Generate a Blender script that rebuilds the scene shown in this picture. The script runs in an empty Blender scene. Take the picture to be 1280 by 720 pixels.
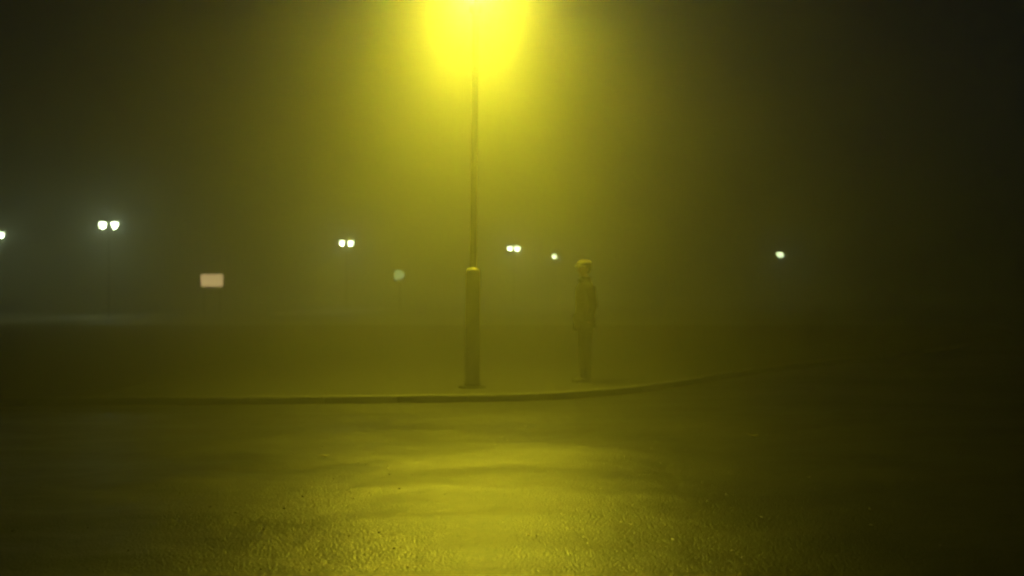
import bpy, bmesh, math, random
from mathutils import Vector, Matrix, noise
random.seed(7)
R = math.radians
sc = bpy.context.scene
col = sc.collection

# ---------------------------------------------------------------- view constants
F, HOR, CAMH = 1250.0, 365.0, 1.42       # focal length in photo pixels, horizon row, eye height (m)
def gnd(px, py, z=0.0):
    Y = F*(CAMH-z)/(py-HOR)
    return Vector(((px-640)*Y/F, Y, z))
def at(px, Y, z=0.0):
    return Vector(((px-640)*Y/F, Y, z))

# ---------------------------------------------------------------- helpers
def tag(o, label=None, cat=None, group=None, kind=None):
    if label: o['label'] = label
    if cat: o['category'] = cat
    if group: o['group'] = group
    if kind: o['kind'] = kind
    return o
def empty(name, loc=(0, 0, 0), rz=0.0):
    o = bpy.data.objects.new(name, None); col.objects.link(o)
    o.location = loc; o.rotation_euler = (0, 0, rz); o.empty_display_size = .2
    return o
def obj(name, bm, mat, parent=None, smooth=True, bevel=0.0):
    bmesh.ops.recalc_face_normals(bm, faces=bm.faces)
    me = bpy.data.meshes.new(name); bm.to_mesh(me); bm.free()
    if mat is not None: me.materials.append(mat)
    if smooth:
        for p in me.polygons: p.use_smooth = True
    o = bpy.data.objects.new(name, me); col.objects.link(o)
    if parent: o.parent = parent
    if bevel:
        b = o.modifiers.new('bevel', 'BEVEL'); b.width = bevel; b.segments = 2; b.limit_method = 'ANGLE'
    return o
def copy_tree(o, parent=None):
    c = o.copy(); col.objects.link(c)
    if parent: c.parent = parent
    for ch in list(o.children): copy_tree(ch, c)
    return c
def box(bm, c, s, rot=None):
    m = Matrix.Translation(c)
    if rot is not None: m = m @ rot
    m = m @ Matrix.Diagonal((s[0], s[1], s[2], 1))
    bmesh.ops.create_cube(bm, size=1, matrix=m)
def lathe(bm, prof, n=32, c=(0, 0, 0), cap=True, sx=1.0, sy=1.0):
    rings = []
    for r, z in prof:
        rings.append([bm.verts.new((c[0]+sx*r*math.cos(2*math.pi*k/n), c[1]+sy*r*math.sin(2*math.pi*k/n), c[2]+z)) for k in range(n)])
    for a, b in zip(rings, rings[1:]):
        for k in range(n):
            bm.faces.new((a[k], a[(k+1) % n], b[(k+1) % n], b[k]))
    if cap:
        bm.faces.new(rings[0][::-1]); bm.faces.new(rings[-1])
def tube(bm, pts, rad, n=14, flat=1.0, round_ends=True):
    """closed tapered tube through pts; flat squashes it along the second frame axis"""
    pts = [Vector(p) for p in pts]
    rad = list(rad) if hasattr(rad, '__len__') else [rad]*len(pts)
    if round_ends:
        d0 = (pts[0]-pts[1]).normalized(); d1 = (pts[-1]-pts[-2]).normalized()
        pts = [pts[0]+d0*rad[0]*.55, pts[0]+d0*rad[0]*.4] + pts + [pts[-1]+d1*rad[-1]*.4, pts[-1]+d1*rad[-1]*.55]
        rad = [rad[0]*.3, rad[0]*.75] + rad + [rad[-1]*.75, rad[-1]*.3]
    rings = []; up = None
    for i, p in enumerate(pts):
        t = (pts[min(i+1, len(pts)-1)]-pts[max(i-1, 0)]).normalized()
        if up is None:
            up = Vector((1, 0, 0)) if abs(t.x) < .9 else Vector((0, 1, 0))
        a = (up - t*up.dot(t)).normalized(); b = t.cross(a); up = a
        rings.append([bm.verts.new(p + a*rad[i]*math.cos(2*math.pi*k/n) + b*rad[i]*flat*math.sin(2*math.pi*k/n)) for k in range(n)])
    for a, b in zip(rings, rings[1:]):
        for k in range(n): bm.faces.new((a[k], a[(k+1) % n], b[(k+1) % n], b[k]))
    bm.faces.new(rings[0][::-1]); bm.faces.new(rings[-1])
def ball(bm, c, s, rot=None, u=20, v=14):
    m = Matrix.Translation(c)
    if rot is not None: m = m @ rot
    bmesh.ops.create_uvsphere(bm, u_segments=u, v_segments=v, radius=1, matrix=m @ Matrix.Diagonal((s[0], s[1], s[2], 1)))
def loft(bm, secs, n=28):
    """secs: (cx, cy, z, rx, ry) horizontal superellipse rings"""
    rings = []
    for cx, cy, z, rx, ry in secs:
        ring = []
        for k in range(n):
            a = 2*math.pi*k/n; ca, sa = math.cos(a), math.sin(a)
            e = .85
            ring.append(bm.verts.new((cx+rx*math.copysign(abs(ca)**e, ca), cy+ry*math.copysign(abs(sa)**e, sa), z)))
        rings.append(ring)
    for a, b in zip(rings, rings[1:]):
        for k in range(n): bm.faces.new((a[k], a[(k+1) % n], b[(k+1) % n], b[k]))
    bm.faces.new(rings[0][::-1]); bm.faces.new(rings[-1])
def fuse(o, voxel, smooth=4):
    """melt overlapping closed pieces into one continuous skin"""
    m = o.modifiers.new('fuse', 'REMESH'); m.mode = 'VOXEL'; m.voxel_size = voxel; m.use_smooth_shade = True
    s = o.modifiers.new('soften', 'SMOOTH'); s.iterations = smooth; s.factor = .5
    dg = bpy.context.evaluated_depsgraph_get()
    me = bpy.data.meshes.new_from_object(o.evaluated_get(dg), depsgraph=dg)
    o.modifiers.clear(); old = o.data; mt = old.materials[0]; me.materials.clear(); me.materials.append(mt); me.name = old.name; o.data = me
    bpy.data.meshes.remove(old)
    for p in me.polygons: p.use_smooth = True
    return o

# ---------------------------------------------------------------- materials
def mat_surface(name, c1, c2, scale=8.0, rough=(.4, .6), metal=0.0, bump=0.0, bscale=60.0, spec=.5, coord='Object'):
    m = bpy.data.materials.new(name); m.use_nodes = True
    nt = m.node_tree; N = nt.nodes; L = nt.links
    b = N['Principled BSDF']
    tc = N.new('ShaderNodeTexCoord')
    n1 = N.new('ShaderNodeTexNoise'); n1.inputs['Scale'].default_value = scale; n1.inputs['Detail'].default_value = 6
    L.new(tc.outputs[coord], n1.inputs['Vector'])
    mx = N.new('ShaderNodeMix'); mx.data_type = 'RGBA'
    mx.inputs[6].default_value = (*c1, 1); mx.inputs[7].default_value = (*c2, 1)
    L.new(n1.outputs['Fac'], mx.inputs[0]); L.new(mx.outputs[2], b.inputs['Base Color'])
    mr = N.new('ShaderNodeMapRange'); mr.inputs['From Min'].default_value = .3; mr.inputs['From Max'].default_value = .7
    mr.inputs['To Min'].default_value = rough[0]; mr.inputs['To Max'].default_value = rough[1]
    L.new(n1.outputs['Fac'], mr.inputs['Value']); L.new(mr.outputs['Result'], b.inputs['Roughness'])
    b.inputs['Metallic'].default_value = metal
    b.inputs['Specular IOR Level'].default_value = spec
    if bump:
        n2 = N.new('ShaderNodeTexNoise'); n2.inputs['Scale'].default_value = bscale; n2.inputs['Detail'].default_value = 5
        L.new(tc.outputs[coord], n2.inputs['Vector'])
        bp = N.new('ShaderNodeBump'); bp.inputs['Strength'].default_value = bump; bp.inputs['Distance'].default_value = .01
        L.new(n2.outputs['Fac'], bp.inputs['Height']); L.new(bp.outputs['Normal'], b.inputs['Normal'])
    return m
def mat_emit(name, colr, strength, vary=0.0):
    m = bpy.data.materials.new(name); m.use_nodes = True
    nt = m.node_tree; N = nt.nodes; L = nt.links
    b = N['Principled BSDF']
    b.inputs['Base Color'].default_value = (.8, .8, .78, 1)
    b.inputs['Emission Color'].default_value = (*colr, 1)
    b.inputs['Emission Strength'].default_value = strength
    if vary:
        tc = N.new('ShaderNodeTexCoord'); n1 = N.new('ShaderNodeTexNoise'); n1.inputs['Scale'].default_value = 3
        L.new(tc.outputs['Object'], n1.inputs['Vector'])
        mr = N.new('ShaderNodeMapRange'); mr.inputs['To Min'].default_value = strength*(1-vary); mr.inputs['To Max'].default_value = strength*(1+vary)
        L.new(n1.outputs['Fac'], mr.inputs['Value']); L.new(mr.outputs['Result'], b.inputs['Emission Strength'])
    return m
def mat_asphalt():
    m = bpy.data.materials.new('wet_asphalt'); m.use_nodes = True
    nt = m.node_tree; N = nt.nodes; L = nt.links
    b = N['Principled BSDF']
    tc = N.new('ShaderNodeTexCoord')
    def nz(scale, detail=4, rough=.55, sx=1.0, sy=1.0):
        mp = N.new('ShaderNodeMapping'); mp.inputs['Scale'].default_value = (sx, sy, 1)
        L.new(tc.outputs['Object'], mp.inputs['Vector'])
        n = N.new('ShaderNodeTexNoise'); n.inputs['Scale'].default_value = scale; n.inputs['Detail'].default_value = detail
        n.inputs['Roughness'].default_value = rough
        L.new(mp.outputs['Vector'], n.inputs['Vector']); return n
    big, mid = nz(.55, 5, .6, .55, 1.0), nz(5, 4, .6)
    cr = N.new('ShaderNodeValToRGB')
    cr.color_ramp.elements[0].position = .3; cr.color_ramp.elements[0].color = (.002, .002, .0019, 1)
    cr.color_ramp.elements[1].position = .75; cr.color_ramp.elements[1].color = (.007, .007, .0065, 1)
    L.new(mid.outputs['Fac'], cr.inputs['Fac']); L.new(cr.outputs['Color'], b.inputs['Base Color'])
    mr = N.new('ShaderNodeMapRange')
    mr.inputs['From Min'].default_value = .36; mr.inputs['From Max'].default_value = .66
    mr.inputs['To Min'].default_value = .31; mr.inputs['To Max'].default_value = .45
    L.new(big.outputs['Fac'], mr.inputs['Value']); L.new(mr.outputs['Result'], b.inputs['Roughness'])
    b.inputs['Specular IOR Level'].default_value = .19
    # aggregate: coarse stones and fine grit
    vo = N.new('ShaderNodeTexVoronoi'); vo.inputs['Scale'].default_value = 62; L.new(tc.outputs['Object'], vo.inputs['Vector'])
    gr = nz(130, 3)
    b1 = N.new('ShaderNodeBump'); b1.inputs['Strength'].default_value = .48; b1.inputs['Distance'].default_value = .008; b1.invert = True
    L.new(vo.outputs['Distance'], b1.inputs['Height'])
    b2 = N.new('ShaderNodeBump'); b2.inputs['Strength'].default_value = .25; b2.inputs['Distance'].default_value = .006
    L.new(gr.outputs['Fac'], b2.inputs['Height']); L.new(b1.outputs['Normal'], b2.inputs['Normal'])
    b3 = N.new('ShaderNodeBump'); b3.inputs['Strength'].default_value = .20; b3.inputs['Distance'].default_value = .03
    L.new(mid.outputs['Fac'], b3.inputs['Height']); L.new(b2.outputs['Normal'], b3.inputs['Normal'])
    L.new(b3.outputs['Normal'], b.inputs['Normal'])
    return m
def mat_paving():
    m = mat_surface('damp_paving', (.003, .003, .0028), (.009, .0088, .0082), 6, (.75, .95), bump=.35, bscale=70, spec=.08)
    nt = m.node_tree; N = nt.nodes; L = nt.links; b = N['Principled BSDF']
    tc = N.new('ShaderNodeTexCoord')
    br = N.new('ShaderNodeTexBrick'); br.inputs['Scale'].default_value = 1.0
    br.inputs['Brick Width'].default_value = .6; br.inputs['Row Height'].default_value = .6; br.inputs['Mortar Size'].default_value = .008
    br.inputs['Color1'].default_value = (1, 1, 1, 1); br.inputs['Color2'].default_value = (.8, .8, .8, 1); br.inputs['Mortar'].default_value = (.35, .35, .35, 1)
    L.new(tc.outputs['Object'], br.inputs['Vector'])
    old = b.inputs['Base Color'].links[0].from_socket
    mx = N.new('ShaderNodeMix'); mx.data_type = 'RGBA'; mx.blend_type = 'MULTIPLY'; mx.inputs[0].default_value = 1
    L.new(old, mx.inputs[6]); L.new(br.outputs['Color'], mx.inputs[7]); L.new(mx.outputs[2], b.inputs['Base Color'])
    return m

LAMP_COL = (1.0, .885, .024)
FAR_COL = (.78, 1.0, .56)
M = {
    'asphalt': mat_asphalt(), 'paving': mat_paving(),
    'carpark': mat_surface('worn_asphalt', (.018, .018, .017), (.04, .04, .037), .35, (.5, .7), bump=.3, bscale=60),
    'pool_patch': mat_surface('painted_light_pool', (.36, .36, .34), (.5, .5, .47), .8, (.5, .7), bump=.2, bscale=60),  # pale tone stands in for lamplight on the ground
    'kerb': mat_surface('kerb_stone', (.010, .010, .009), (.024, .0235, .021), 9, (.7, .9), bump=.3, bscale=90, spec=.1),
    'pole': mat_surface('painted_steel', (.0015, .0016, .0015), (.003, .003, .0028), 14, (.7, .9), bump=.12, bscale=90, spec=.0),
    'collar': mat_surface('worn_steel', (.05, .048, .044), (.09, .088, .08), 20, (.5, .7), spec=.15),
    'canopy': mat_surface('lamp_canopy', (.05, .05, .05), (.09, .09, .085), 12, (.4, .6)),
    'near_glass': mat_emit('sodium_diffuser', LAMP_COL, 7900),
    'far_glass': mat_emit('mercury_lens', FAR_COL, 46),
    'bulb': mat_emit('mercury_bulb', FAR_COL, 340),
    'visor_glow': mat_emit('added_visor_glow', (1.0, .90, .60), 90),  # added whitish glow that whitens the lamp core
    'sign': mat_emit('lit_board', (.80, .56, .24), 1.7, .12),
    'mark': mat_emit('lit_pointer', (.44, .62, .22), 1.5, .1),
    'skin': mat_surface('skin', (.36, .22, .15), (.46, .29, .21), 30, (.42, .55), bump=.05, bscale=200),
    'coat': mat_surface('dark_wool', (.002, .002, .0023), (.005, .005, .0053), 18, (.8, .95), bump=.3, bscale=220, spec=.0),
    'trousers': mat_surface('dark_denim', (.0018, .002, .003), (.004, .0043, .006), 16, (.8, .95), bump=.25, bscale=260, spec=.0),
    'shoe': mat_surface('black_leather', (.005, .005, .005), (.01, .01, .009), 20, (.7, .85), spec=.05),
    'cap': mat_surface('tweed', (.025, .024, .02), (.05, .047, .04), 60, (.8, .95), bump=.3, bscale=300, spec=.05),
    'hair': mat_surface('dark_hair', (.012, .010, .008), (.03, .024, .018), 80, (.5, .7), bump=.4, bscale=240),
    'leaf': mat_surface('wet_leaf', (.16, .13, .06), (.30, .26, .14), 30, (.2, .35)),
    'grit': mat_surface('wet_grit', (.06, .058, .05), (.16, .15, .13), 30, (.25, .5)),
}

# ---------------------------------------------------------------- ground
def axis(lo, hi, flo, fhi, step, grow=1.16):
    xs = []; x = flo
    while x < fhi: xs.append(x); x += step
    s = step
    while xs[-1] < hi: s *= grow; xs.append(xs[-1]+s)
    s = step; left = []; x = flo
    while x > lo: s *= grow; x -= s; left.append(x)
    return left[::-1] + xs
def seg_d(p, a, b):
    ab = b-a; t = max(0, min(1, (p-a).dot(ab)/ab.length_squared)); return (p-(a+ab*t)).length, t
# joint of a resurfaced strip, from where it shows on the road
joint1 = [gnd(*p).to_2d() for p in ((330, 590), (400, 586), (456, 580), (530, 573), (611, 560), (690, 551), (800, 548), (900, 543))]
joint2 = [gnd(*p).to_2d() for p in ((470, 555), (540, 552), (600, 549), (645, 545), (700, 545))]
def line_d(p, pl):
    best = (1e9, 0)
    for a, b in zip(pl, pl[1:]):
        d, t = seg_d(p, a, b)
        if d < best[0]: best = (d, a.y+(b.y-a.y)*t)
    return best
def ground_z(x, y):
    k = max(0.0, min(1.0, (15.5-y)/4)) * max(0.0, min(1.0, (12-abs(x))/3))
    z = 0.0
    if k > 0:
        z += .016*noise.noise(Vector((x*.55, y*1.15, 3.1)))
        z += .012*noise.noise(Vector((x*1.5+7, y*2.6, 9.7)))
        z += .0030*noise.noise(Vector((x*6, y*7, 1.3)))
        z += .0018*noise.noise(Vector((x*14, y*15, 4.2)))
        if 6.5 < y < 11 and abs(x) < 5:
            p = Vector((x + .05*noise.noise(Vector((x*3, y*3, 0))), y + .08*noise.noise(Vector((x*2.3, y*2.3, 5)))))
            for jl, h in ((joint1, .011), (joint2, .006)):       # edge of a resurfaced strip: a small step down, then a slow rise
                d, yj = line_d(p, jl)
                if p.y > yj: z -= h*(1-math.exp(-d/.04))*math.exp(-(d/.55)**1.5)
        z *= k
    return z
bm = bmesh.new()
xs = axis(-400, 400, -4.6, 4.6, .04); ys = axis(-60, 420, 4.3, 13.2, .04)
grid = [[bm.verts.new((x, y, ground_z(x, y))) for x in xs] for y in ys]
for r0, r1 in zip(grid, grid[1:]):
    for k in range(len(xs)-1):
        bm.faces.new((r0[k], r0[k+1], r1[k+1], r1[k]))
tag(obj('road', bm, M['asphalt']), kind='structure')

# kerb line: front bottom edge, seen pixels -> plan
KH = .10
front = [gnd(*p).to_2d() for p in ((-200, 508), (140, 506), (300, 506), (420, 505), (500, 504), (580, 503), (640, 502), (690, 500), (720, 498), (760, 495), (800, 491), (850, 484), (890, 477), (930, 470))]
front = [Vector((-60, 12.2)), Vector((-30, 12.35))] + front + [Vector((5.6, 18.9)), Vector((8.2, 21.6)), Vector((12.5, 27)), Vector((17, 34)), Vector((20, 44))]
def smooth_line(pl, step=.25):
    out = []
    for i in range(len(pl)-1):
        p0, p1, p2, p3 = pl[max(i-1, 0)], pl[i], pl[i+1], pl[min(i+2, len(pl)-1)]
        n = max(2, int((p2-p1).length/step))
        for k in range(n):
            t = k/n
            out.append(.5*((2*p1)+(p2-p0)*t+(2*p0-5*p1+4*p2-p3)*t*t+(3*p1-p0-3*p2+p3)*t**3))
    out.append(pl[-1]); return out
kl = smooth_line(front)
def offs(pl, d):
    out = []
    for i, p in enumerate(pl):
        t = (pl[min(i+1, len(pl)-1)]-pl[max(i-1, 0)]).normalized()
        out.append(p+Vector((-t.y, t.x))*d)
    return out
bm = bmesh.new()
prof = [(0.0, -.08), (.004, KH-.025), (.012, KH-.007), (.03, KH), (.145, KH+.002), (.15, KH-.02), (.15, -.08)]
# resample along the kerb with a narrow joint between stones
acc = [0.0]
for i in range(1, len(kl)): acc.append(acc[-1]+(kl[i]-kl[i-1]).length)
def on_kerb(d):
    import bisect
    i = max(1, min(len(kl)-1, bisect.bisect_left(acc, d)))
    t = (d-acc[i-1])/max(1e-9, acc[i]-acc[i-1]); return kl[i-1].lerp(kl[i], t)
ST = .915; ds = []; k = 0
while (k+1)*ST < acc[-1]:
    ds += [(k*ST+.007, 0, k), (k*ST+.012, 1, k), (k*ST+.3, 1, k), (k*ST+.6, 1, k), ((k+1)*ST-.012, 1, k), ((k+1)*ST-.007, 0, k)]; k += 1
ck = [on_kerb(d) for d, f, k in ds]
nrm = []
for d, f, k in ds:
    t = (on_kerb(min(acc[-1], d+.1))-on_kerb(max(0, d-.1))).normalized(); nrm.append(Vector((-t.y, t.x)))
rows = []
for i, (d, f, k) in enumerate(ds):
    random.seed(k); w = random.uniform(-.002, .002); yo = random.uniform(-.0015, .0015)
    row = []
    for o_, z_ in prof:
        oo, zz = o_+yo, (z_+w if z_ > 0 else z_)
        if not f: oo, zz = o_+.010 if o_ < .1 else o_-.004, (z_-.012 if z_ > 0 else z_)
        p = ck[i]+nrm[i]*oo; row.append(bm.verts.new((p.x, p.y, zz)))
    rows.append(row)
random.seed(11)
for a, b in zip(rows, rows[1:]):
    for j in range(len(prof)-1): bm.faces.new((a[j], a[j+1], b[j+1], b[j]))
tag(obj('kerb', bm, M['kerb'], smooth=False), kind='structure')
bm = bmesh.new()
inner = offs(kl, .153); BACK = 40.0
cols = []
for p in inner:
    if p.y > BACK-.3 and p.x > 0: continue
    cols.append([bm.verts.new((p.x, p.y+(BACK-p.y)*t, KH-.004+.004*noise.noise(Vector((p.x*.7, (p.y+(BACK-p.y)*t)*.7, 0))))) for t in (0, .12, .25, .4, .6, .8, 1)] +
                [bm.verts.new((p.x, BACK, -.1))])
for a, b in zip(cols, cols[1:]):
    for j in range(7): bm.faces.new((a[j], a[j+1], b[j+1], b[j]))
tag(obj('pavement', bm, M['paving']), kind='structure')

# loose grit on the road: nobody could count it
bm = bmesh.new()
for _ in range(350):
    y = 4.6+6.5*random.random()**1.5; x = random.gauss(-.3, 1.8)
    s = random.choice((.003, .004, .005, .006, .008))*random.uniform(.7, 1.2)
    ret = bmesh.ops.create_icosphere(bm, subdivisions=1, radius=s, matrix=Matrix.Translation((x, y, ground_z(x, y)+s*.35)) @ Matrix.Rotation(random.uniform(0, 6), 4, 'Z') @ Matrix.Diagonal((1.3, .9, .7, 1)))
    for v in ret['verts']: v.co += Vector((random.uniform(-1, 1), random.uniform(-1, 1), random.uniform(-1, 1)))*s*.25
tag(obj('gravel', bm, M['grit'], smooth=False), 'loose wet grit scattered over the dark asphalt', 'gravel', kind='stuff')

# lighter worn surface of the car park beyond
bm = bmesh.new()
cx = [-90+i*1.5 for i in range(121)]; cyy = [40.2+i*4 for i in range(26)]
g2 = [[bm.verts.new((x, y, .006)) for x in cx] for y in cyy]
for r0, r1 in zip(g2, g2[1:]):
    for k in range(len(cx)-1): bm.faces.new((r0[k], r0[k+1], r1[k+1], r1[k]))
tag(obj('car_park', bm, M['carpark']), kind='structure')

# lamplight pools painted as pale ground patches under two car park lamps
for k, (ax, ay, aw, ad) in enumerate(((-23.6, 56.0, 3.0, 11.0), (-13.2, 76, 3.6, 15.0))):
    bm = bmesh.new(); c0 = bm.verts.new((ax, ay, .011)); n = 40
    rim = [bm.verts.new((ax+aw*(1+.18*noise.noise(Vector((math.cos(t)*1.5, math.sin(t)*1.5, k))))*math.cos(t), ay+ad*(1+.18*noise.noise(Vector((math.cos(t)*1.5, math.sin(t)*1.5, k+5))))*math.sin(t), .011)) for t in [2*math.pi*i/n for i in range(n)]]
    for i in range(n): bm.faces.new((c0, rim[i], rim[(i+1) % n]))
    tag(obj('painted_pool', bm, M['pool_patch']), kind='structure')

# two wet leaves
def leaf(px, py, size, rz, label):
    bm = bmesh.new(); p = gnd(px, py); n = 9
    top = []
    for i in range(n):
        t = i/(n-1); w = size*.36*math.sin(math.pi*min(1, t*.96+.02))**.8
        z = .012+size*.22*(2*t-1)**2
        top.append([bm.verts.new(((t-.5)*size, s*w, z+abs(s)*w*.35+.004*noise.noise(Vector((t*9, s*3, px))))) for s in (-1, -.5, 0, .5, 1)])
    for a, b in zip(top, top[1:]):
        for j in range(4): bm.faces.new((a[j], a[j+1], b[j+1], b[j]))
    o = obj('leaf', bm, M['leaf'])
    sd = o.modifiers.new('thick', 'SOLIDIFY'); sd.thickness = .002
    o.location = (p.x, p.y, ground_z(p.x, p.y)); o.rotation_euler = (0, 0, rz)
    bm = bmesh.new(); tube(bm, [(-.5*size, 0, .015+size*.2), (-.62*size, .01, .012+size*.2), (-.75*size, .012, .02+size*.1)], .0022, 6)
    obj('stalk', bm, M['leaf'], o)
    return tag(o, label, 'leaf')
leaf(942, 547, .10, R(-20), 'small curled leaf on the dark road at the far right of the lamplight')
leaf(407, 573, .085, R(25), 'small pale leaf lying by the road crack left of the lamplight')

SHD = .38
# ---------------------------------------------------------------- the near street lamp
base = gnd(590, 484, KH)
lamp = empty('street_lamp', base)
lamp.rotation_euler = (0, R(.55), 0)
tag(lamp, 'tall yellow glowing street lamp on the pavement, its post in a thick dark sleeve', 'street lamp')
bm = bmesh.new(); lathe(bm, [(.19, -.01), (.19, .012), (.175, .02), (.12, .022)], 28); obj('base_plate', bm, M['pole'], lamp)
bm = bmesh.new(); lathe(bm, [(.112, .022), (.112, .06), (.104, .08), (.103, 1.57), (.098, 1.60), (.06, 1.615)], 28); sleeve = obj('base_sleeve', bm, M['pole'], lamp)
bm = bmesh.new(); box(bm, (-.0, -.1045, .62), (.10, .006, .52)); obj('access_door', bm, M['pole'], sleeve, smooth=False, bevel=.004)
bm = bmesh.new(); lathe(bm, [(.07, 1.600), (.098, 1.604), (.100, 1.622), (.088, 1.638), (.060, 1.656), (.050, 1.66)], 28); obj('collar', bm, M['collar'], lamp)
bm = bmesh.new(); lathe(bm, [(.055, 1.58), (.052, 1.7), (.046, 3.4), (.042, 5.1), (.041, 5.20)], 24); obj('pole', bm, M['pole'], lamp)
bm = bmesh.new(); lathe(bm, [(.043, 5.10), (.05, 5.11), (.05, 5.17), (.082, 5.20), (.088, 5.26), (.075, 5.29), (.03, 5.31)], 24)
tube(bm, [(0, 0, 5.27), (0, 0, 5.55), (0, 0, 5.79)], .026, 12)   # neck up into the housing
lan = obj('lantern', bm, M['pole'], lamp)
for sd in (-1, 1):
    h_ = SHD+(.05 if sd > 0 else 0)
    bm = bmesh.new(); box(bm, (sd*.206, 0, 5.805-h_/2), (.012, .56, h_)); obj('added_side_shield', bm, M['canopy'], lan, smooth=False, bevel=.004)  # unseen plates, added to narrow the glow sideways
bm = bmesh.new(); box(bm, (0, 0, 5.80), (.28, .50, .03))
for sd in (-1,):
    vb = bmesh.new(); box(vb, (0, sd*.274, 5.728), (.398, .010, .168)); obj('added_visor', vb, M['visor_glow'], lan, smooth=False, bevel=.003)  # added front plate: cuts light toward the camera, glows to whiten the core
obj('diffuser', bm, M['near_glass'], lan, smooth=False, bevel=.012)
bm = bmesh.new(); box(bm, (0, 0, 5.855), (.46, .62, .075))
for v in bm.verts:
    if v.co.z > 5.86: v.co.x *= .8; v.co.y *= .8
obj('lamp_hood', bm, M['canopy'], lan, smooth=False, bevel=.02)

# ---------------------------------------------------------------- car park lamps far behind
def make_far_lamp():
    t = empty('car_park_lamp')
    bm = bmesh.new(); lathe(bm, [(.13, 0), (.13, .02), (.08, .03), (.045, .06), (.04, 1.0), (.026, 5.45), (.02, 5.5)], 16); obj('pole', bm, M['pole'], t)
    bm = bmesh.new(); tube(bm, [(-.30, 0, 5.44), (-.12, 0, 5.50), (.12, 0, 5.50), (.30, 0, 5.44)], .022, 10); obj('arm', bm, M['pole'], t)
    for s in (-1, 1):
        bm = bmesh.new(); lathe(bm, [(.20, 5.41), (.21, 5.43), (.16, 5.51), (.06, 5.56), (.02, 5.57)], 18, (s*.345, 0, 0)); h = obj('lamp_head', bm, M['canopy'], t)
        bm = bmesh.new(); lathe(bm, [(.03, 5.14), (.10, 5.16), (.165, 5.23), (.19, 5.34), (.18, 5.408)], 18, (s*.345, 0, 0)); obj('lens', bm, M['far_glass'], h)
        bm = bmesh.new(); lathe(bm, [(.085, 5.118), (.095, 5.124), (.095, 5.137), (.06, 5.138)], 16, (s*.345, 0, 0)); obj('bulb', bm, M['bulb'], h)
    return t
proto = make_far_lamp()
G = 'car park lamps in the fog'
spots = [  # lens pixel, distance, turn, label
    (136, 280, 0, 'brightest twin lamp in the fog on the left, above a pale pool on the ground'),
    (433, 303, 0, 'twin white lamp in the fog just left of the big yellow lamp post'),
    (642, 310, 15, 'small twin white lamp in the fog just right of the big yellow lamp post'),
    (693, 320, 86, 'single small white light in the fog next to the standing person'),
    (975, 318, 55, 'lone white lamp in the dark fog on the right side'),
    (-5, 293, 0, 'white lamp cut off by the left edge of the photo'),
]
for i, (px, py, rz, lab) in enumerate(spots):
    o = proto if i == 0 else copy_tree(proto)
    Y = F*(5.33-CAMH)/(HOR-py)
    o.location = at(px, Y, 0); o.rotation_euler = (0, 0, R(rz))
    tag(o, lab, 'street lamp', G)

# ---------------------------------------------------------------- lit board
Y = 50.0; c = at(265, Y, CAMH+14.5*Y/F)
bd = empty('illuminated_sign', (c.x, c.y, 0))
bd.rotation_euler = (0, 0, R(8))
tag(bd, 'small rectangular sign lit pinkish cream, glowing in the fog on the left', 'sign')
W, Hh = 27*Y/F, 15.5*Y/F
bm = bmesh.new(); box(bm, (0, 0, c.z), (W, .05, Hh)); pn = obj('panel', bm, M['sign'], bd, smooth=False, bevel=.01)
bm = bmesh.new()
for s in (-1, 1):
    box(bm, (s*(W/2+.025), 0, c.z), (.048, .11, Hh+.1)); box(bm, (0, 0, c.z+s*(Hh/2+.026)), (W-.004, .108, .048))
box(bm, (0, .042, c.z), (W-.006, .02, Hh-.006))
obj('frame', bm, M['pole'], bd, smooth=False, bevel=.006)
for s in (-1, 1):
    bm = bmesh.new(); lathe(bm, [(.012, -.02), (.012, c.z-Hh/2-.052)], 12, (s*W*.36, 0, 0)); obj('post', bm, M['pole'], bd)

# ---------------------------------------------------------------- pale green pointer
Y = 58.0; c = at(499.5, Y, CAMH+21*Y/F); k = Y/F
pt = empty('pointer_sign', (c.x, c.y, 0))
tag(pt, 'small pale green glowing sign with pointed right edge, left of the lamp post', 'sign')
out = [(-6.5, -5.6), (-6.6, -1), (-6.5, 4.4), (-5, 6), (-2, 6.4), (1.5, 6), (4, 4), (7.2, .8), (7.2, .2), (4.5, -3.2), (2.5, -5), (-2, -6), (-5, -6.4)]
bm = bmesh.new()
f = [bm.verts.new((x*k, -.05, c.z+z*k)) for x, z in out]; b2 = [bm.verts.new((x*k, .05, c.z+z*k)) for x, z in out]
bm.faces.new(f); bm.faces.new(b2[::-1])
for i in range(len(out)): bm.faces.new((f[i], b2[i], b2[(i+1) % len(out)], f[(i+1) % len(out)]))
obj('panel', bm, M['mark'], pt, smooth=False, bevel=.012)
bm = bmesh.new(); box(bm, (-.02, .075, c.z), (.42, .04, .40)); obj('housing', bm, M['canopy'], pt, smooth=False, bevel=.01)
bm = bmesh.new(); lathe(bm, [(.02, -.02), (.02, c.z+.05)], 12, (0, .145, 0)); obj('post', bm, M['pole'], pt)

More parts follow.
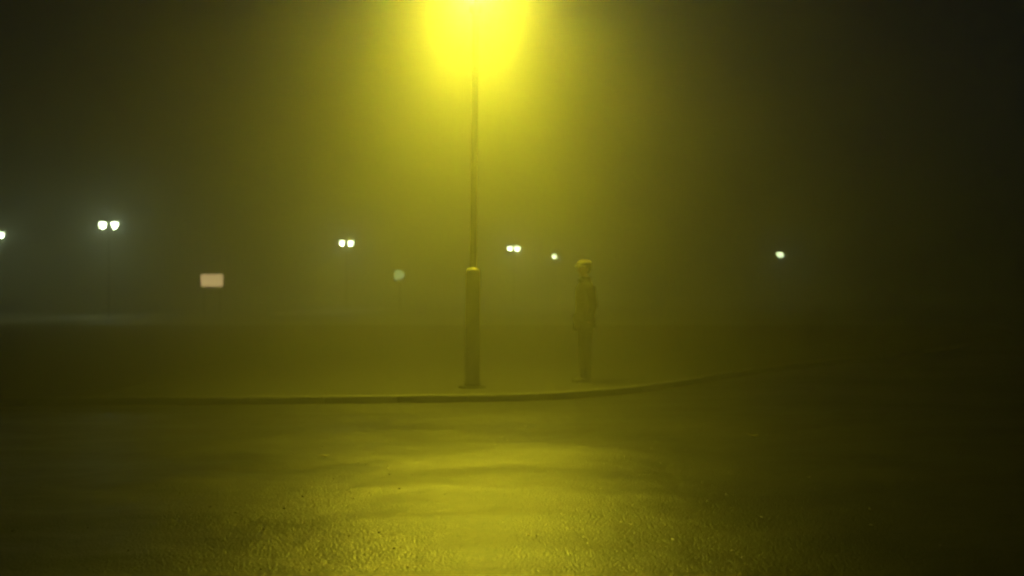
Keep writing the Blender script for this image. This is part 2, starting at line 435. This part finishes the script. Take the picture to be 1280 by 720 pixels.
# ---------------------------------------------------------------- the person (faces -Y before turning)
def make_person(loc, rz):
    bm = bmesh.new()
    # torso, pelvis, neck
    loft(bm, [(0, .01, .86, .12, .085), (0, .01, .93, .155, .105), (0, .005, 1.02, .145, .10), (0, 0, 1.12, .13, .095), (0, 0, 1.25, .15, .105),
              (0, .005, 1.36, .145, .09), (0, .012, 1.42, .11, .072), (0, .018, 1.47, .07, .062), (0, .012, 1.50, .055, .056), (0, .0, 1.56, .052, .055)], 24)
    # head
    hb = bmesh.new(); bmesh.ops.create_uvsphere(hb, u_segments=32, v_segments=24, radius=1)
    for v in hb.verts:
        x, y, z = v.co
        low = max(0, -z)
        sx = .076*(1-.38*low**1.6); sy = .096*(1-.22*low**1.4) if y < 0 else .098*(1-.42*low**1.2)
        v.co = (x*sx, y*sy - .012*low, z*.118)
    me = bpy.data.meshes.new('tmp'); hb.to_mesh(me); hb.free()
    me.transform(Matrix.Translation((0, -.012, 1.655))); bm.from_mesh(me); bpy.data.meshes.remove(me)
    tube(bm, [(0, -.100, 1.668), (0, -.114, 1.645), (0, -.122, 1.628)], [.008, .011, .014], 10)          # nose
    for s in (-1, 1):
        ball(bm, (s*.012, -.113, 1.624), (.009, .010, .007))                                            # nostril wing
        ball(bm, (s*.030, -.093, 1.662), (.016, .012, .0095))                                           # eye
        ball(bm, (s*.031, -.096, 1.681), (.021, .010, .006))                                            # brow
        ball(bm, (s*.040, -.078, 1.628), (.020, .02, .018))                                             # cheekbone
        ball(bm, (s*.078, .004, 1.650), (.009, .020, .031), Matrix.Rotation(R(-12), 4, 'X'))            # ear
    ball(bm, (0, -.103, 1.598), (.024, .010, .005)); ball(bm, (0, -.101, 1.588), (.021, .010, .006))     # lips
    ball(bm, (0, -.097, 1.558), (.022, .016, .014))                                                     # chin
    gl = []
    # legs
    for s in (-1, 1):
        tube(bm, [(s*.078, .01, .90), (s*.075, 0, .75), (s*.066, -.006, .50), (s*.062, .012, .34), (s*.060, .018, .12), (s*.060, .022, .07)],
             [.085, .078, .055, .054, .036, .036], 16)
        tube(bm, [(s*.060, .045, .045), (s*.062, -.03, .042), (s*.066, -.12, .032), (s*.068, -.16, .028)], [.034, .036, .036, .026], 12, .75)
        # arm
        sh, el, wr = Vector((s*.168, .01, 1.375)), Vector((s*.222, .035, 1.125)), Vector((s*.212, -.035, .885))
        tube(bm, [sh, sh.lerp(el, .5), el, el.lerp(wr, .35), wr], [.046, .042, .036, .035, .026], 14)
        # hand: palm, four curled fingers of different lengths, thumb off the side of the palm
        d = (wr-el).normalized(); fw = Vector((0, -1, -.2)).normalized(); inn = Vector((-s, 0, 0))
        arm_bm, bm = bm, bmesh.new()
        tube(bm, [wr-d*.05, wr-d*.01], [.033, .031], 14)
        tube(bm, [wr-d*.01, wr+d*.03, wr+d*.085], [.027, .037, .039], 14, .5)
        side = d.cross(Vector((1, 0, 0))).normalized()
        if side.y > 0: side = -side
        for j, ln in enumerate((.068, .078, .072, .056)):
            p0 = wr+d*.078+side*(.030-.020*j)
            p1 = p0+d*ln*.45+inn*.004; p2 = p1+(d*.8+inn*.55).normalized()*ln*.32; p3 = p2+(d*.45+inn*.9).normalized()*ln*.26
            tube(bm, [p0, p1, p2, p3], [.0095, .0088, .0080, .0070], 8)
        q0 = wr+d*.022+side*.022; q1 = q0+(d*.6+side*.75+inn*.25)*.034; q2 = q1+(d*.9+side*.2+inn*.35)*.030
        tube(bm, [q0, q1, q2], [.013, .0105, .0085], 8)
        gl.append(bm); bm = arm_bm
    body = obj('person', bm, M['skin'])
    fuse(body, .006, 2)
    body.location = loc; body.rotation_euler = (0, 0, rz); body.scale = (.92, .92, 1)
    for g in gl: fuse(obj('glove', g, M['coat'], body), .0035, 2)
    # trousers
    bm = bmesh.new()
    loft(bm, [(0, .01, .80, .13, .10), (0, .01, .86, .158, .112), (0, .01, .93, .172, .122), (0, .008, 1.02, .16, .115)], 24)
    for s in (-1, 1):
        tube(bm, [(s*.078, .01, .90), (s*.076, .003, .74), (s*.068, -.002, .50), (s*.064, .012, .32), (s*.062, .014, .12), (s*.062, .012, .055)],
             [.100, .094, .074, .068, .060, .064], 18, round_ends=False)
    fuse(obj('trousers', bm, M['trousers'], body), .007, 4)
    # shoes
    for s in (-1, 1):
        bm = bmesh.new()
        tube(bm, [(s*.060, .06, .038), (s*.062, -.03, .040), (s*.067, -.12, .034), (s*.070, -.175, .030)], [.040, .045, .045, .032], 16, .8)
        tube(bm, [(s*.061, .03, .05), (s*.061, .02, .12)], [.045, .046], 14)
        box(bm, (s*.064, -.05, .009), (.088, .27, .018))
        fuse(obj('shoe', bm, M['shoe'], body), .005, 3)
    # jacket to the hip
    bm = bmesh.new()
    loft(bm, [(0, .008, .80, .195, .145), (0, .008, .86, .198, .146), (0, .005, 1.0, .188, .135), (0, .002, 1.12, .178, .128), (0, 0, 1.25, .188, .135),
              (0, .004, 1.36, .195, .128), (0, .01, 1.425, .165, .108), (0, .014, 1.468, .10, .088), (0, .014, 1.515, .078, .080), (0, .012, 1.545, .080, .082)], 30)
    for s in (-1, 1):
        tube(bm, [(s*.165, .01, 1.385), (s*.206, .024, 1.26), (s*.226, .036, 1.125), (s*.222, .0, 1.0), (s*.213, -.030, .90)],
             [.080, .070, .062, .055, .048], 18, round_ends=False)
        ball(bm, (s*.10, -.125, .94), (.06, .022, .07))                       # pocket fullness
    for k in range(5): ball(bm, (.012, -.142+.002*k, .92+.11*k), (.010, .010, .010))   # buttons
    ball(bm, (.0, -.085, 1.49), (.05, .03, .03))
    jk = obj('jacket', bm, M['coat'], body); fuse(jk, .008, 3)
    for v in jk.data.vertices:                                                 # soft folds
        v.co += v.normal*.006*noise.noise(Vector((v.co.x*9, v.co.y*9, v.co.z*16)))
    # hair round the back of the head, and a flat cap
    bm = bmesh.new()
    ball(bm, (0, .022, 1.672), (.0835, .094, .098)); hair = obj('hair', bm, M['hair'], body)
    for v in hair.data.vertices: v.co += v.normal*.004*noise.noise(v.co*60)
    bm = bmesh.new()
    loft(bm, [(0, -.004, 1.705, .086, .108), (0, -.008, 1.722, .094, .118), (0, -.012, 1.742, .098, .124), (0, -.006, 1.762, .090, .112), (0, .0, 1.780, .070, .086), (0, .004, 1.792, .042, .052), (0, .005, 1.796, .015, .02)], 30)
    cap = obj('cap', bm, M['cap'], body)
    bm = bmesh.new(); n = 12; rows = []
    for i in range(n+1):
        a = R(-62+124*i/n)
        x0, y0 = .084*math.sin(a), -.10*math.cos(a)
        rows.append([(x0*(1-t)+(.092*math.sin(a))*t, y0-.012-(.062*math.cos(a*1.25))*t, 1.714-.016*t-.02*abs(math.sin(a))*t) for t in (0, .5, 1)])
    up = [[bm.verts.new(p) for p in r] for r in rows]; dn = [[bm.verts.new((p[0], p[1], p[2]-.006)) for p in r] for r in rows]
    for a in range(n):
        for j in range(2):
            bm.faces.new((up[a][j], up[a+1][j], up[a+1][j+1], up[a][j+1])); bm.faces.new((dn[a][j], dn[a][j+1], dn[a+1][j+1], dn[a+1][j]))
        bm.faces.new((up[a][2], up[a+1][2], dn[a+1][2], dn[a][2])); bm.faces.new((up[a][0], dn[a][0], dn[a+1][0], up[a+1][0]))
    for a in (0, n):
        for j in range(2): bm.faces.new((up[a][j], up[a][j+1], dn[a][j+1], dn[a][j]))
    obj('peak', bm, M['cap'], cap)
    return body
pp = gnd(731, 478, KH)
per = make_person((pp.x, pp.y, KH), R(-66))
tag(per, 'person in dark jacket and trousers standing on the pavement edge right of the lamp post', 'person')

# ---------------------------------------------------------------- fog
HAZE = .028
bm = bmesh.new()
x0, x1, y0, y1, z0, z1 = -410, 410, -70, 440, -1.0, 7.5
x0, x1, y0, y1 = -440, 440, -90, 470
box(bm, ((x0+x1)/2, (y0+y1)/2, (z0+z1)/2), (x1-x0, y1-y0, z1-z0))
fog = bpy.data.materials.new('fog_air'); fog.use_nodes = True
nt = fog.node_tree; nt.nodes.clear()
om = nt.nodes.new('ShaderNodeOutputMaterial'); pv = nt.nodes.new('ShaderNodeVolumePrincipled')
pv.inputs['Color'].default_value = (.76, .76, .76, 1); pv.inputs['Density'].default_value = HAZE
pv.inputs['Anisotropy'].default_value = .82
pv.inputs['Density Attribute'].default_value = ''
nt.links.new(pv.outputs['Volume'], om.inputs['Volume'])
fog.cycles.homogeneous_volume = True
hz = obj('haze', bm, fog, smooth=False); tag(hz, kind='stuff')
hz['label'] = 'thick night fog filling the whole place'; hz['category'] = 'fog'

# ---------------------------------------------------------------- night sky and moon
w = bpy.data.worlds.new('World'); sc.world = w; w.use_nodes = True
nt = w.node_tree; bg = nt.nodes['Background']
sk = nt.nodes.new('ShaderNodeTexSky'); sk.sky_type = 'NISHITA'; sk.sun_disc = False
EL, AZ = R(35), R(200)
sk.sun_elevation = EL; sk.sun_rotation = AZ
nt.links.new(sk.outputs['Color'], bg.inputs['Color']); bg.inputs['Strength'].default_value = .0007
ld = bpy.data.lights.new('moon', 'SUN'); ld.energy = .003; ld.angle = R(.5); ld.color = (1, .96, .9)
lo = bpy.data.objects.new('moon', ld); col.objects.link(lo)
dirv = Vector((math.sin(AZ)*math.cos(EL), math.cos(AZ)*math.cos(EL), math.sin(EL)))
lo.rotation_euler = dirv.to_track_quat('Z', 'Y').to_euler(); lo.location = (0, -20, 30)

# ---------------------------------------------------------------- camera and render
cd = bpy.data.cameras.new('camera'); cam = bpy.data.objects.new('camera', cd); col.objects.link(cam)
cd.sensor_width = 36; cd.lens = F/1280*36; cd.clip_end = 2000; cd.clip_start = .05
cam.location = (0, 0, CAMH); cam.rotation_euler = (R(90), 0, 0)
cd.dof.use_dof = True; cd.dof.focus_distance = 7.2; cd.dof.aperture_fstop = 1.15
cd.shift_y = (HOR-360)/1280
sc.camera = cam
sc.render.engine = 'CYCLES'
cy = sc.cycles
cy.use_denoising = True
cy.denoising_input_passes = 'RGB_ALBEDO_NORMAL'
try: cy.denoiser = 'OPENIMAGEDENOISE'
except Exception: pass
cy.max_bounces = 6; cy.diffuse_bounces = 2; cy.glossy_bounces = 3; cy.volume_bounces = 1; cy.transparent_max_bounces = 8
cy.sample_clamp_indirect = 4; cy.use_adaptive_sampling = False
cy.filter_width = 2.2
cy.caustics_reflective = False; cy.caustics_refractive = False
vs = sc.view_settings
vs.view_transform = 'Standard'; vs.look = 'None'; vs.exposure = 0; vs.gamma = 1; vs.use_curve_mapping = False
